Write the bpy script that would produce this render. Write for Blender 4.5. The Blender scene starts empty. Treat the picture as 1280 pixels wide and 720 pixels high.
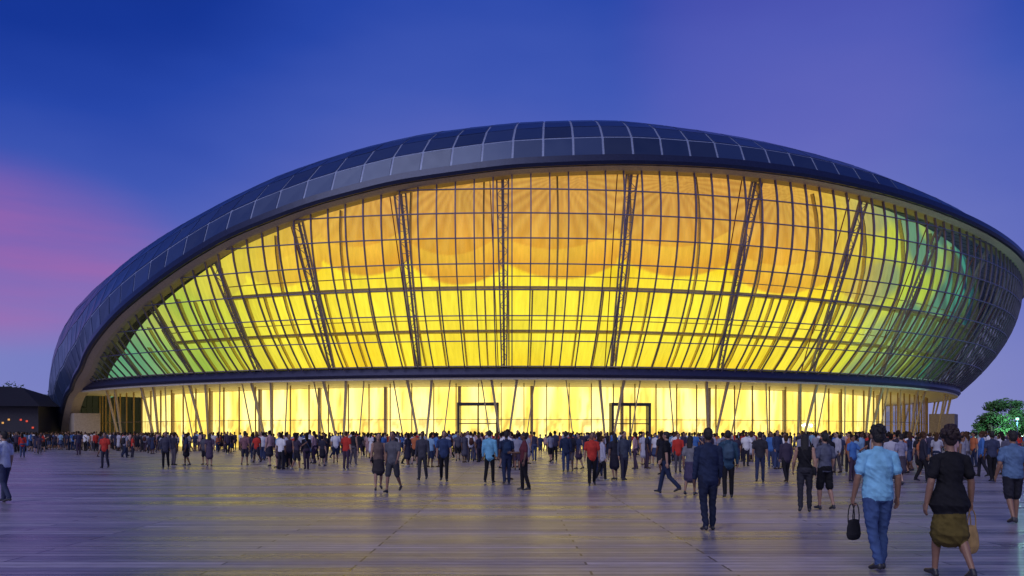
import bpy, math, random
import numpy as np
from mathutils import Vector, noise as mnoise
random.seed(7); rng=np.random.default_rng(7)
scene=bpy.context.scene
scene.view_settings.view_transform='Standard'
try: scene.view_settings.look='None'
except Exception: pass
scene.view_settings.exposure=0
COL=scene.collection
def s2l(c):
    return tuple(((v/255)/12.92 if v/255<=0.04045 else ((v/255+0.055)/1.055)**2.4) for v in c)
def rgba(c): return (c[0],c[1],c[2],1)

# ------------------------------------------------------------------ materials
def newmat(name):
    m=bpy.data.materials.new(name); m.use_nodes=True
    nt=m.node_tree
    for n in list(nt.nodes): nt.nodes.remove(n)
    out=nt.nodes.new('ShaderNodeOutputMaterial')
    return m,nt,out
def N(nt,t,**kw):
    n=nt.nodes.new(t)
    for k,v in kw.items(): setattr(n,k,v)
    return n
def principled(name,col,rough=0.6,metal=0.0,nscale=6,namt=0.15,bump=0.0,spec=0.5):
    m,nt,out=newmat(name)
    b=N(nt,'ShaderNodeBsdfPrincipled'); L=nt.links
    b.inputs['Roughness'].default_value=rough; b.inputs['Metallic'].default_value=metal
    b.inputs['Specular IOR Level'].default_value=spec
    tc=N(nt,'ShaderNodeTexCoord'); nz=N(nt,'ShaderNodeTexNoise'); nz.inputs['Scale'].default_value=nscale
    nz.inputs['Detail'].default_value=5
    L.new(tc.outputs['Object'],nz.inputs['Vector'])
    mr=N(nt,'ShaderNodeMapRange'); mr.inputs[1].default_value=0.3; mr.inputs[2].default_value=0.7
    mr.inputs[3].default_value=1-namt; mr.inputs[4].default_value=1+namt
    L.new(nz.outputs['Fac'],mr.inputs[0])
    vm=N(nt,'ShaderNodeVectorMath',operation='SCALE'); vm.inputs[0].default_value=col[:3]
    L.new(mr.outputs[0],vm.inputs['Scale']); L.new(vm.outputs[0],b.inputs['Base Color'])
    if bump>0:
        bp=N(nt,'ShaderNodeBump'); bp.inputs['Strength'].default_value=bump; bp.inputs['Distance'].default_value=0.02
        L.new(nz.outputs['Fac'],bp.inputs['Height']); L.new(bp.outputs[0],b.inputs['Normal'])
    L.new(b.outputs[0],out.inputs[0])
    return m
def emis(name,col,st):
    m,nt,out=newmat(name); e=N(nt,'ShaderNodeEmission'); e.inputs[0].default_value=rgba(col); e.inputs[1].default_value=st
    nt.links.new(e.outputs[0],out.inputs[0]); return m

# ------------------------------------------------------------------ mesh builder
class MB:
    def __init__(s): s.v=[]; s.f=[]; s.m=[]; s.c=[]
    def add(s,vs,fs,mi=0,c=None):
        o=len(s.v); s.v.extend([tuple(p) for p in vs])
        for f in fs:
            s.f.append(tuple(o+i for i in f)); s.m.append(mi); s.c.append(c)
    def box(s,c,sz,rz=0,mi=0):
        cx,cy,cz=c; x,y,z=sz[0]/2,sz[1]/2,sz[2]/2; ca,sa=math.cos(rz),math.sin(rz)
        vs=[]
        for dz in(-z,z):
            for dx,dy in((-x,-y),(x,-y),(x,y),(-x,y)):
                vs.append((cx+dx*ca-dy*sa,cy+dx*sa+dy*ca,cz+dz))
        s.add(vs,[(3,2,1,0),(4,5,6,7),(0,1,5,4),(1,2,6,5),(2,3,7,6),(3,0,4,7)],mi)
    def beam(s,p,q,w,d=None,side=Vector((1,0,0)),mi=0,w2=None):
        d=d or w; p=Vector(p);q=Vector(q);T=(q-p).normalized()
        U=side-T*side.dot(T)
        if U.length<1e-3: U=Vector((0,1,0))-T*T.y
        U.normalize();V=T.cross(U); w2=w2 or w
        vs=[]
        for P,ww in((p,w),(q,w2)):
            dd=d*ww/w
            for a,b in((-1,-1),(1,-1),(1,1),(-1,1)): vs.append(P+U*a*ww/2+V*b*dd/2)
        s.add(vs,[(3,2,1,0),(4,5,6,7),(0,1,5,4),(1,2,6,5),(2,3,7,6),(3,0,4,7)],mi)
    def sweep(s,pts,Ns,Bs,sec,mi=0,caps=True):
        n=len(sec); vs=[]; fs=[]
        for P,Nn,B in zip(pts,Ns,Bs):
            for a,b in sec: vs.append(Vector(P)+Vector(Nn)*a+Vector(B)*b)
        for i in range(len(pts)-1):
            for j in range(n):
                k=(j+1)%n; fs.append((i*n+j,i*n+k,(i+1)*n+k,(i+1)*n+j))
        if caps:
            fs.append(tuple(range(n-1,-1,-1))); fs.append(tuple((len(pts)-1)*n+j for j in range(n)))
        s.add(vs,fs,mi)
    def obj(s,name,mats,parent=None,smooth=False,colattr=None):
        me=bpy.data.meshes.new(name); me.from_pydata(s.v,[],s.f)
        for m in mats: me.materials.append(m)
        me.polygons.foreach_set('material_index',s.m)
        if smooth: me.polygons.foreach_set('use_smooth',[True]*len(s.f))
        if colattr:
            at=me.color_attributes.new(colattr,'FLOAT_COLOR','CORNER')
            arr=[]
            for f,c in zip(s.f,s.c):
                c=c or (.5,.5,.5)
                arr.extend([c[0],c[1],c[2],1]*len(f))
            at.data.foreach_set('color',arr)
        me.update()
        o=bpy.data.objects.new(name,me); COL.objects.link(o)
        if parent: o.parent=parent
        return o
def empty(name,loc=(0,0,0)):
    e=bpy.data.objects.new(name,None); e.location=loc; COL.objects.link(e); return e

# ------------------------------------------------------------------ world
w=bpy.data.worlds.new("World"); scene.world=w; w.use_nodes=True
nt=w.node_tree; L=nt.links
for n in list(nt.nodes): nt.nodes.remove(n)
wo=N(nt,'ShaderNodeOutputWorld'); bg=N(nt,'ShaderNodeBackground'); bg2=N(nt,'ShaderNodeBackground'); ad=N(nt,'ShaderNodeAddShader')
tc=N(nt,'ShaderNodeTexCoord'); sp=N(nt,'ShaderNodeSeparateXYZ'); L.new(tc.outputs['Generated'],sp.inputs[0])
nz=N(nt,'ShaderNodeTexNoise'); nz.inputs['Scale'].default_value=1.6; nz.inputs['Detail'].default_value=4; nz.inputs['Roughness'].default_value=.5
mp=N(nt,'ShaderNodeMapping'); mp.inputs['Scale'].default_value=(1,1,2.6); mp.inputs['Location'].default_value=(3.1,1.7,0)
L.new(tc.outputs['Generated'],mp.inputs[0]); L.new(mp.outputs[0],nz.inputs['Vector'])
m1=N(nt,'ShaderNodeMath',operation='MULTIPLY_ADD'); m1.inputs[1].default_value=0.24; m1.inputs[2].default_value=-0.10
L.new(nz.outputs['Fac'],m1.inputs[0])
m2=N(nt,'ShaderNodeMath',operation='ADD'); L.new(sp.outputs['Z'],m2.inputs[0]); L.new(m1.outputs[0],m2.inputs[1])
def dirmask(d,lo,hi,zs=1.0):
    v=Vector((d[0],d[1],d[2]*zs)).normalized()
    src=tc.outputs['Generated']
    if zs!=1.0:
        q=N(nt,'ShaderNodeVectorMath',operation='MULTIPLY'); q.inputs[1].default_value=(1,1,zs); L.new(src,q.inputs[0])
        q2=N(nt,'ShaderNodeVectorMath',operation='NORMALIZE'); L.new(q.outputs[0],q2.inputs[0]); src=q2.outputs[0]
    dt=N(nt,'ShaderNodeVectorMath',operation='DOT_PRODUCT'); dt.inputs[1].default_value=v
    L.new(src,dt.inputs[0])
    mr=N(nt,'ShaderNodeMapRange'); mr.interpolation_type='SMOOTHERSTEP'
    mr.inputs[1].default_value=lo; mr.inputs[2].default_value=hi; L.new(dt.outputs['Value'],mr.inputs[0]); return mr.outputs[0]
g=dirmask((.14,1,.36),.84,1.0)
m3=N(nt,'ShaderNodeMath',operation='MULTIPLY_ADD'); m3.inputs[1].default_value=-0.14; L.new(g,m3.inputs[0]); L.new(m2.outputs[0],m3.inputs[2])
cr=N(nt,'ShaderNodeValToRGB'); L.new(m3.outputs[0],cr.inputs[0])
stops=[(0.0,(132,138,196)),(.12,(110,118,192)),(.22,(86,100,186)),(.30,(62,86,180)),(.38,(36,68,168)),(.46,(18,52,150)),(.56,(8,38,128)),(1,(8,26,96))]
e=cr.color_ramp.elements
e[0].position=stops[0][0]; e[0].color=rgba(s2l(stops[0][1])); e[1].position=1; e[1].color=rgba(s2l(stops[-1][1]))
for p,c in stops[1:-1]:
    q=e.new(p); q.color=rgba(s2l(c))
pk=dirmask((-.68,1,.215),.968,1.0,2.6)
nz2=N(nt,'ShaderNodeTexNoise'); nz2.inputs['Scale'].default_value=3; nz2.inputs['Detail'].default_value=6
mp2=N(nt,'ShaderNodeMapping'); mp2.inputs['Scale'].default_value=(1,1,7)
L.new(tc.outputs['Generated'],mp2.inputs[0]); L.new(mp2.outputs[0],nz2.inputs['Vector'])
mr2=N(nt,'ShaderNodeMapRange'); mr2.inputs[1].default_value=.3; mr2.inputs[2].default_value=.7; mr2.inputs[3].default_value=.25; mr2.inputs[4].default_value=.68; L.new(nz2.outputs['Fac'],mr2.inputs[0])
mm=N(nt,'ShaderNodeMath',operation='MULTIPLY'); L.new(pk,mm.inputs[0]); L.new(mr2.outputs[0],mm.inputs[1])
mx=N(nt,'ShaderNodeMix',data_type='RGBA'); L.new(mm.outputs[0],mx.inputs['Factor']); L.new(cr.outputs[0],mx.inputs['A']); mx.inputs['B'].default_value=rgba(s2l((176,98,166)))
st_=dirmask((.36,1,.50),.975,1.0)
mx3=N(nt,'ShaderNodeMix',data_type='RGBA'); sm_=N(nt,'ShaderNodeMath',operation='MULTIPLY'); sm_.inputs[1].default_value=.25; L.new(st_,sm_.inputs[0])
L.new(sm_.outputs[0],mx3.inputs['Factor']); L.new(mx.outputs['Result'],mx3.inputs['A']); mx3.inputs['B'].default_value=rgba(s2l((118,100,190)))
# glow added to the sky behind the viewer to lift the ambient light
af=dirmask((-.35,-1,.10),.35,1.0)
mx4=N(nt,'ShaderNodeMix',data_type='RGBA'); sm4=N(nt,'ShaderNodeMath',operation='MULTIPLY'); sm4.inputs[1].default_value=.9; L.new(af,sm4.inputs[0])
L.new(sm4.outputs[0],mx4.inputs['Factor']); L.new(mx3.outputs['Result'],mx4.inputs['A']); mx4.inputs['B'].default_value=(.56,.54,.84,1)
L.new(mx4.outputs['Result'],bg.inputs[0]); bg.inputs[1].default_value=1.0
sky=N(nt,'ShaderNodeTexSky'); sky.sky_type='NISHITA'; sky.sun_disc=False
sky.sun_elevation=math.radians(3); sky.sun_rotation=math.radians(200)
L.new(sky.outputs[0],bg2.inputs[0]); bg2.inputs[1].default_value=0.003
L.new(bg.outputs[0],ad.inputs[0]); L.new(bg2.outputs[0],ad.inputs[1]); L.new(ad.outputs[0],wo.inputs[0])
sl=bpy.data.lights.new('dusk_fill_sun','SUN'); sl.energy=1.05; sl.angle=math.radians(40); sl.color=(.90,.89,1.0)  # soft overhead fill, added to brighten plaza, roof and people
so=bpy.data.objects.new('dusk_fill_sun',sl); COL.objects.link(so)
so.rotation_euler=Vector((0.6,1.0,-1.3)).to_track_quat('-Z','Y').to_euler()

# ------------------------------------------------------------------ ground
m,nt,out=newmat('plaza_paving'); L=nt.links
b=N(nt,'ShaderNodeBsdfPrincipled')
geo=N(nt,'ShaderNodeNewGeometry')
sh_=N(nt,'ShaderNodeVectorMath',operation='ADD'); sh_.inputs[1].default_value=(4001.7,4000.1,0); L.new(geo.outputs['Position'],sh_.inputs[0])
br=N(nt,'ShaderNodeTexBrick'); br.inputs['Scale'].default_value=1.0
br.inputs['Brick Width'].default_value=4.7; br.inputs['Row Height'].default_value=0.24; br.inputs['Mortar Size'].default_value=0.018
br.offset=.37; br.offset_frequency=3
br.inputs['Mortar Smooth'].default_value=.3
br.inputs['Color1'].default_value=(.20,.185,.25,1); br.inputs['Color2'].default_value=(.37,.335,.40,1); br.inputs['Mortar'].default_value=(.05,.045,.075,1)
L.new(sh_.outputs[0],br.inputs['Vector'])
na=N(nt,'ShaderNodeTexNoise'); na.inputs['Scale'].default_value=1; na.inputs['Detail'].default_value=6
mpa=N(nt,'ShaderNodeMapping'); mpa.inputs['Scale'].default_value=(.10,.9,1); L.new(geo.outputs['Position'],mpa.inputs[0]); L.new(mpa.outputs[0],na.inputs['Vector'])
nb=N(nt,'ShaderNodeTexNoise'); nb.inputs['Scale'].default_value=9; nb.inputs['Detail'].default_value=8; nb.inputs['Roughness'].default_value=.7
mpb=N(nt,'ShaderNodeMapping'); mpb.inputs['Scale'].default_value=(.2,1.5,1); L.new(geo.outputs['Position'],mpb.inputs[0]); L.new(mpb.outputs[0],nb.inputs['Vector'])
ra=N(nt,'ShaderNodeMapRange'); ra.inputs[1].default_value=.3; ra.inputs[2].default_value=.7; ra.inputs[3].default_value=.58; ra.inputs[4].default_value=1.4; L.new(na.outputs['Fac'],ra.inputs[0])
rb=N(nt,'ShaderNodeMapRange'); rb.inputs[1].default_value=.3; rb.inputs[2].default_value=.7; rb.inputs[3].default_value=.6; rb.inputs[4].default_value=1.35; L.new(nb.outputs['Fac'],rb.inputs[0])
mu=N(nt,'ShaderNodeMath',operation='MULTIPLY'); L.new(ra.outputs[0],mu.inputs[0]); L.new(rb.outputs[0],mu.inputs[1])
vs=N(nt,'ShaderNodeVectorMath',operation='SCALE'); L.new(br.outputs['Color'],vs.inputs[0]); L.new(mu.outputs[0],vs.inputs['Scale'])
L.new(vs.outputs[0],b.inputs['Base Color'])
rr=N(nt,'ShaderNodeMapRange'); rr.inputs[1].default_value=.3; rr.inputs[2].default_value=.7; rr.inputs[3].default_value=.2; rr.inputs[4].default_value=.46; L.new(na.outputs['Fac'],rr.inputs[0]); L.new(rr.outputs[0],b.inputs['Roughness'])
bp=N(nt,'ShaderNodeBump'); bp.inputs['Strength'].default_value=.35; bp.inputs['Distance'].default_value=.02
ms=N(nt,'ShaderNodeMath',operation='SUBTRACT'); L.new(nb.outputs['Fac'],ms.inputs[0]); L.new(br.outputs['Fac'],ms.inputs[1]); L.new(ms.outputs[0],bp.inputs['Height']); L.new(bp.outputs[0],b.inputs['Normal'])
L.new(b.outputs[0],out.inputs[0]); M_pave=m
g=MB(); S=3000
g.add([(-S,-S,0),(S,-S,0),(S,S,0),(-S,S,0)],[(0,1,2,3)]); g.obj('plaza_ground',[M_pave])

# ------------------------------------------------------------------ arena
CX,CY=0.0,146.0
arena=empty('arena_building',(0,0,0))
def rf(z):
    return 78.5-7.5*((20.5-z)/13.5)**2 if z<20.5 else 78.5-0.03*(z-20.5)**2
tab=[(-180,0),(-59,0),(-56,3.0),(-51,6.6),(-47,7.4),(-40.8,8.9),(-33.5,11.9),(-26.5,15),(-18.3,19),(-12.4,21.2),(-7.1,22.7),(0,23.9),(7.1,24.5),(13.5,24.7),(19.5,24.6),(26.8,24.1),(34.4,23.4),(43.4,22.6),(57.6,21.6),(75,20.5),(95,18),(120,11),(135,5),(145,0),(181,0)]
gx=np.arange(-180,181,0.25); gy=np.interp(gx,[a for a,_ in tab],[b for _,b in tab])
k=np.hanning(17); k/=k.sum(); gys=np.convolve(np.pad(gy,8,mode='edge'),k,mode='valid')
def arch(t): return float(np.interp(t,gx,gys))
def pol(r,t,z):
    a=math.radians(t); return Vector((CX+r*math.sin(a),CY-r*math.cos(a),z))
def rl(t): return rf(max(arch(t),7.0))
def lip(t): return pol(rl(t),t,arch(t))
def shellcurve(t):
    z0=arch(t)+.3; u=min(1,z0/24.7); r0=rl(t)+.9
    us=u*u*(3-2*u); uz=u**1.7
    right=min(1,max(0,(t-8)/40)) if t<120 else max(0,1-(t-120)/25)
    P1=(80.5*(1-u)+(79.0)*u-1.5*right, 20*(1-uz)+ (32.6)*uz - 4.4*right)
    P2=(47*(1-us)+43*us-8*right,39.9)
    return (r0,z0),P1,P2,(0,39.9)
def shellpts(t,n):
    P=shellcurve(t); q=np.linspace(0,1,160)[:,None]
    P=[np.array(p) for p in P]
    c=(1-q)**3*P[0]+3*(1-q)**2*q*P[1]+3*(1-q)*q*q*P[2]+q**3*P[3]
    d=np.r_[0,np.cumsum(np.linalg.norm(np.diff(c,axis=0),axis=1))]
    s=np.linspace(0,d[-1],n+1)
    R=np.interp(s,d,c[:,0]); Z=np.interp(s,d,c[:,1]); out=[]
    for a,bz in zip(R,Z):
        p=pol(a,t,bz); p.x+=7*(1-min(1,a/P[0][0]))
        out.append(p)
    return out
M_seam=principled('roof_seam_metal',(.30,.36,.55),.45,.3)
m,nt,out=newmat('roof_panel_metal'); L=nt.links
b=N(nt,'ShaderNodeBsdfPrincipled'); at=N(nt,'ShaderNodeVertexColor'); at.layer_name='pc'
L.new(at.outputs[0],b.inputs['Base Color']); b.inputs['Metallic'].default_value=.4
b.inputs['Coat Weight'].default_value=.25; b.inputs['Coat Roughness'].default_value=.15
tcn=N(nt,'ShaderNodeTexCoord'); nn=N(nt,'ShaderNodeTexNoise'); nn.inputs['Scale'].default_value=.8; nn.inputs['Detail'].default_value=6; L.new(tcn.outputs['Object'],nn.inputs['Vector'])
r_=N(nt,'ShaderNodeMapRange'); r_.inputs[3].default_value=.25; r_.inputs[4].default_value=.52; L.new(nn.outputs['Fac'],r_.inputs[0]); L.new(r_.outputs[0],b.inputs['Roughness'])
L.new(b.outputs[0],out.inputs[0]); M_panel=m
NR=32; TH=list(np.arange(-180,180.01,1.875))
cols=[shellpts(t,NR) for t in TH]
base=MB(); vs=[p for c in cols for p in c]; n=NR+1
fs=[(i*n+j,(i+1)*n+j,(i+1)*n+j+1,i*n+j+1) for i in range(len(TH)-1) for j in range(NR)]
base.add(vs,fs); base.obj('roof_shell',[M_seam],arena,smooth=True)
pan=MB()
for i in range(len(TH)-1):
    for j in range(NR-3):
        q=[cols[i][j],cols[i+1][j],cols[i+1][j+1],cols[i][j+1]]
        c=sum(q,Vector())/4; nr=(q[1]-q[0]).cross(q[3]-q[0]).normalized()
        if nr.dot(c-Vector((CX,CY,0)))<0: nr=-nr
        ins=[]
        tw=(rng.random(4)-.5)*.05
        for p,kk in zip(q,tw):
            dv=(c-p); ins.append(p+dv*(0.115/dv.length*1.2)+nr*(0.06+kk*.6))
        f=.75+.55*rng.random(); h=rng.random()*.010
        pan.add(ins+[p-nr*.1 for p in ins],[(0,1,2,3),(0,4,5,1),(1,5,6,2),(2,6,7,3),(3,7,4,0)],0,(.034*f+h,.060*f+h,.150*f+h))
pan.obj('roof_panels',[M_panel],arena,colattr='pc')

# rim along arch
M_rim=principled('rim_metal',(.025,.033,.08),.35,.4)
M_soffit=principled('soffit_pale',(.50,.42,.33),.5)
ts=list(np.arange(-58.5,140,0.75)); P=[lip(t) for t in ts]; NN=[];BB=[]
for i,t in enumerate(ts):
    a=math.radians(t); rad=Vector((math.sin(a),-math.cos(a),0))
    T=(P[min(i+1,len(P)-1)]-P[max(i-1,0)]).normalized()
    B=T.cross(rad)*-1
    if B.z<0: B=-B
    if abs(B.z)<.15 and i>0 and B.dot(BB[-1])<0: B=-B
    B.normalize(); Nn=T.cross(B).normalized()
    if Nn.dot(rad)<0: Nn=-Nn
    NN.append(Nn);BB.append(B)
rim=MB(); rim.sweep(P,NN,BB,[(-.5,.0),(1.15,-.12),(1.3,.15),(1.15,.72),(.5,.85),(-.5,.5)]); rim.obj('arch_rim',[M_rim],arena,smooth=False)
rim=MB(); rim.sweep(P,NN,BB,[(-.9,-.35),(.2,-.35),(.85,-.16),(.85,-.13),(-.9,-.02)]); rim.obj('arch_soffit',[M_soffit],arena)

# glass facade
m,nt,out=newmat('facade_glass'); L=nt.links
tr=N(nt,'ShaderNodeBsdfTransparent'); gl=N(nt,'ShaderNodeBsdfGlossy'); gl.inputs['Roughness'].default_value=.06
gl.inputs['Color'].default_value=(.6,.6,.6,1)
at=N(nt,'ShaderNodeVertexColor'); at.layer_name='pc'; L.new(at.outputs[0],tr.inputs[0])
lw=N(nt,'ShaderNodeLayerWeight'); lw.inputs[0].default_value=.25
mr=N(nt,'ShaderNodeMapRange'); mr.inputs[3].default_value=.02; mr.inputs[4].default_value=.42; L.new(lw.outputs['Fresnel'],mr.inputs[0])
mi=N(nt,'ShaderNodeMixShader'); L.new(mr.outputs[0],mi.inputs[0]); L.new(tr.outputs[0],mi.inputs[1]); L.new(gl.outputs[0],mi.inputs[2]); L.new(mi.outputs[0],out.inputs[0]); M_glass=m
DT=1.17; TV=list(np.arange(-58.5,134,DT)); ZH=[7.9+2.06*k for k in range(0,10)]
gm=MB()
for i in range(len(TV)-1):
    t0,t1=TV[i],TV[i+1]; a0,a1=arch(t0),arch(t1)
    for k_ in range(len(ZH)):
        z0=ZH[k_]; z1=z0+2.06
        if z0>=a0 and z0>=a1: break
        q=[]
        for t,z,a in((t0,z0,a0),(t1,z0,a1),(t1,z1,a1),(t0,z1,a0)):
            zz=min(z,max(a,z0)); q.append(pol(rf(zz)+(rng.random()-.5)*.03,t,zz))
        f=.84+.16*rng.random(); f2=f*(.94+.05*rng.random())
        gm.add(q,[(0,1,2,3)],0,(f,f2,f*.85))
gm.obj('facade_glass',[M_glass],arena,colattr='pc')
M_mull=principled('mullion_metal',(.13,.115,.21),.4,.2)
mu=MB()
for t in TV:
    a=arch(t)
    if a<8.2: continue
    zz=np.linspace(7.6,a,max(2,int((a-7)/1.5)+1)); aa=math.radians(t)
    side=Vector((math.cos(aa),math.sin(aa),0)); rad=Vector((math.sin(aa),-math.cos(aa),0))
    mu.sweep([pol(rf(z),t,z) for z in zz],[side]*len(zz),[rad]*len(zz),[(-.05,-.12),(.05,-.12),(.05,.10),(-.05,.10)])
tt=np.arange(-58.5,133,.6)
for z in ZH[1:]:
    run=[t for t in tt if arch(t)>z-.05]
    if len(run)<2: continue
    NNh=[Vector((math.sin(math.radians(t)),-math.cos(math.radians(t)),0)) for t in run]
    mu.sweep([pol(rf(z),t,z) for t in run],NNh,[Vector((0,0,1))]*len(run),[(-.11,-.04),(.085,-.04),(.085,.04),(-.11,.04)])
mu.obj('facade_mullions',[M_mull],arena)

# interior glow wall: concourse lighting painted into its emission colours
m,nt,out=newmat('painted_interior_glow'); L=nt.links
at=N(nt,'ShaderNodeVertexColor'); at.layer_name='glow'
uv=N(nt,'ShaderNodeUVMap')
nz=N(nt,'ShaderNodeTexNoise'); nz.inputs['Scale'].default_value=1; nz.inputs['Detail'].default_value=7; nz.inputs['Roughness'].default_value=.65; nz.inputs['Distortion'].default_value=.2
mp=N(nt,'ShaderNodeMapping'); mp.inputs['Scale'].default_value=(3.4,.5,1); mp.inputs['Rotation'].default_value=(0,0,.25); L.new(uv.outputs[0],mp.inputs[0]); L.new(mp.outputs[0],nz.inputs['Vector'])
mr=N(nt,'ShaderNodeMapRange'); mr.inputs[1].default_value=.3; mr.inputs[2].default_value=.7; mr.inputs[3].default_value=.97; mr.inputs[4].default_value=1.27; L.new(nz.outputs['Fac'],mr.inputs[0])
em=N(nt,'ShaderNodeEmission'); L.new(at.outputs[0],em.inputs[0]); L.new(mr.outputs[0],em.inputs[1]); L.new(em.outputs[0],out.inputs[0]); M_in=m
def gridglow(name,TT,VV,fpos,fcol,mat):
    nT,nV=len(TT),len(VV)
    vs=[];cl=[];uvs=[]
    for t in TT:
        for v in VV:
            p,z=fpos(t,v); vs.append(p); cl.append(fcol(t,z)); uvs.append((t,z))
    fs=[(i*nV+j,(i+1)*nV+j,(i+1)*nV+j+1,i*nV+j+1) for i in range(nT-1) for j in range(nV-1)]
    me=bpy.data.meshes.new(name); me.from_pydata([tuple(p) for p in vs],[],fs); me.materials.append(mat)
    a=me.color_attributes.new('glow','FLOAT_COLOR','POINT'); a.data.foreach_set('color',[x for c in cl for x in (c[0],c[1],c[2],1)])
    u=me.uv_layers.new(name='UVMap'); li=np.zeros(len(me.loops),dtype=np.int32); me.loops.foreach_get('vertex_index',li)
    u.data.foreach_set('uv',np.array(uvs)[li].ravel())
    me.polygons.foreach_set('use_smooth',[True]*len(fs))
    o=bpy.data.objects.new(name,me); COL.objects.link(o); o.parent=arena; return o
def ss(a,b,x):
    x=min(1,max(0,(x-a)/(b-a))); return x*x*(3-2*x)
def mixc(a,b,f): return tuple(x*(1-f)+y*f for x,y in zip(a,b))
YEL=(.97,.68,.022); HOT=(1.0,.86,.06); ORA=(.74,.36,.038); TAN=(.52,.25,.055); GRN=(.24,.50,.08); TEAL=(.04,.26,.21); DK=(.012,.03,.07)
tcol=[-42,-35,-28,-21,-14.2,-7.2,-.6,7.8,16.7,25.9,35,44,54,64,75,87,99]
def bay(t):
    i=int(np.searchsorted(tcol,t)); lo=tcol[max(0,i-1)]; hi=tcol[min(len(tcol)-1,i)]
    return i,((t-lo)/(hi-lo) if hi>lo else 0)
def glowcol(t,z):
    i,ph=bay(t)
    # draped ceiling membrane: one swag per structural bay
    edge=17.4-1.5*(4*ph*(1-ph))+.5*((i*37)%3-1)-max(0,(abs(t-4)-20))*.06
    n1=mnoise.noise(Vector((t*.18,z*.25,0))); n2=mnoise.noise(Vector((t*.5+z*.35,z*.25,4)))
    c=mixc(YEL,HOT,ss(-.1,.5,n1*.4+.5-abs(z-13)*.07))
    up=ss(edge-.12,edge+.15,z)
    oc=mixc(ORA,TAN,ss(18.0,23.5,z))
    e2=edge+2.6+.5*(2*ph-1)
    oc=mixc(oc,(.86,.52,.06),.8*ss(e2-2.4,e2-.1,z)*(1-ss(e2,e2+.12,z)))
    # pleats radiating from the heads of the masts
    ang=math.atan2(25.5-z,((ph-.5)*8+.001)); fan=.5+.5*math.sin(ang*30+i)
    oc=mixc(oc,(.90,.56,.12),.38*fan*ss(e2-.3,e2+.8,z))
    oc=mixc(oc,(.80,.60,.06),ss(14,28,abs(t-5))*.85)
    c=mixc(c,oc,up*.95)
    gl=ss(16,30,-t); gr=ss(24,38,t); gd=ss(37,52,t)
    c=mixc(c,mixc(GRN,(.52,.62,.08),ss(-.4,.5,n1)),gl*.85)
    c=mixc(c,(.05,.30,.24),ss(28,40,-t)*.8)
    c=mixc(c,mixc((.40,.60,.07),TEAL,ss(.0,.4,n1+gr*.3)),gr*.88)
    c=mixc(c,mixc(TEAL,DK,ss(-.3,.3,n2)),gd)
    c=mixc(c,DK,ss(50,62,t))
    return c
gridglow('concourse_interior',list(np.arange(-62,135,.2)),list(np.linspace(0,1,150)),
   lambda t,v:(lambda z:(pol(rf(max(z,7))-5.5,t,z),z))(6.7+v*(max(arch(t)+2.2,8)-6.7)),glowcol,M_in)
# galleries, balustrades and curved interior ribs standing in front of it
M_gal=principled('gallery_paint',(.75,.62,.30),.6)
gal=MB()
for zz in(11.3,15.0):
    seg=[]
    for t in list(np.arange(-50,100,.8))+[999]:
        if t<900 and arch(t)>zz+1.6: seg.append(t)
        elif len(seg)>1:
            Nh=[Vector((math.sin(math.radians(q)),-math.cos(math.radians(q)),0)) for q in seg]
            gal.sweep([pol(rf(zz)-4.6,q,zz) for q in seg],Nh,[Vector((0,0,1))]*len(seg),[(-.8,-.11),(.3,-.11),(.3,.11),(-.8,.11)])
            gal.sweep([pol(rf(zz)-4.3,q,zz+1.0) for q in seg],Nh,[Vector((0,0,1))]*len(seg),[(-.04,-.04),(.04,-.04),(.04,.04),(-.04,.04)])
            seg=[]
for i_,t in enumerate(np.arange(-44,96,1.75)):
    a=arch(t)
    if a<11: continue
    aa=math.radians(t); side=Vector((math.cos(aa),math.sin(aa),0)); rad=Vector((math.sin(aa),-math.cos(aa),0))
    zz=np.linspace(7.0,min(a,15.0) if i_%3 else a+1.2,9)
    gal.sweep([pol(rf(z)-5.0,t,z) for z in zz],[side]*9,[rad]*9,[(-.07,-.2),(.07,-.2),(.07,.2),(-.07,.2)])
gal.obj('galleries_and_ribs',[M_gal],arena)

# trusses (leaning straight masts) behind the glass
M_truss=principled('truss_steel',(.36,.33,.50),.45,.1)
tm=MB()
for t in tcol:
    a=arch(t)
    if a<9: continue
    aa=math.radians(t); side=Vector((math.cos(aa),math.sin(aa),0)); rad=Vector((math.sin(aa),-math.cos(aa),0))
    p0=pol(rf(7)-.7,t,7.0); p1=pol(rf(a)-.7,t,a+.4); H_=(p1-p0).length
    n_=max(5,int(H_/.95))
    for i in range(n_):
        f0,f1=i/n_,(i+1)/n_; w0=.22+.30*f0*min(1,a/20); w1=.22+.30*f1*min(1,a/20)
        A0,A1=p0.lerp(p1,f0),p0.lerp(p1,f1)
        for s_ in(-1,1): tm.beam(A0+side*w0*s_,A1+side*w1*s_,.13,.22,side)
        if i%2: tm.beam(A0-side*w0,A1+side*w1,.05,.05,side)
        else: tm.beam(A0+side*w0,A1-side*w1,.05,.05,side)
        tm.beam(A0-side*w0,A0+side*w0,.05,.05,Vector((0,0,1)))
    tm.beam(p0-rad*.25,p1-rad*.25,.18,.05,side,w2=.26)
tm.obj('facade_trusses',[M_truss],arena)
rd=MB()
for t in tcol:
    a=arch(t)
    if a<19: continue
    aa=math.radians(t); side=Vector((math.cos(aa),math.sin(aa),0))
    rd.beam(pol(rf(7)-1.6,t-.45,7.0),pol(rf(a)-1.5,t-.85,a+.4),.08,.08,side)
rd.obj('tension_rods',[principled('red_oxide_paint',(.34,.07,.06),.5)],arena)

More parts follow.
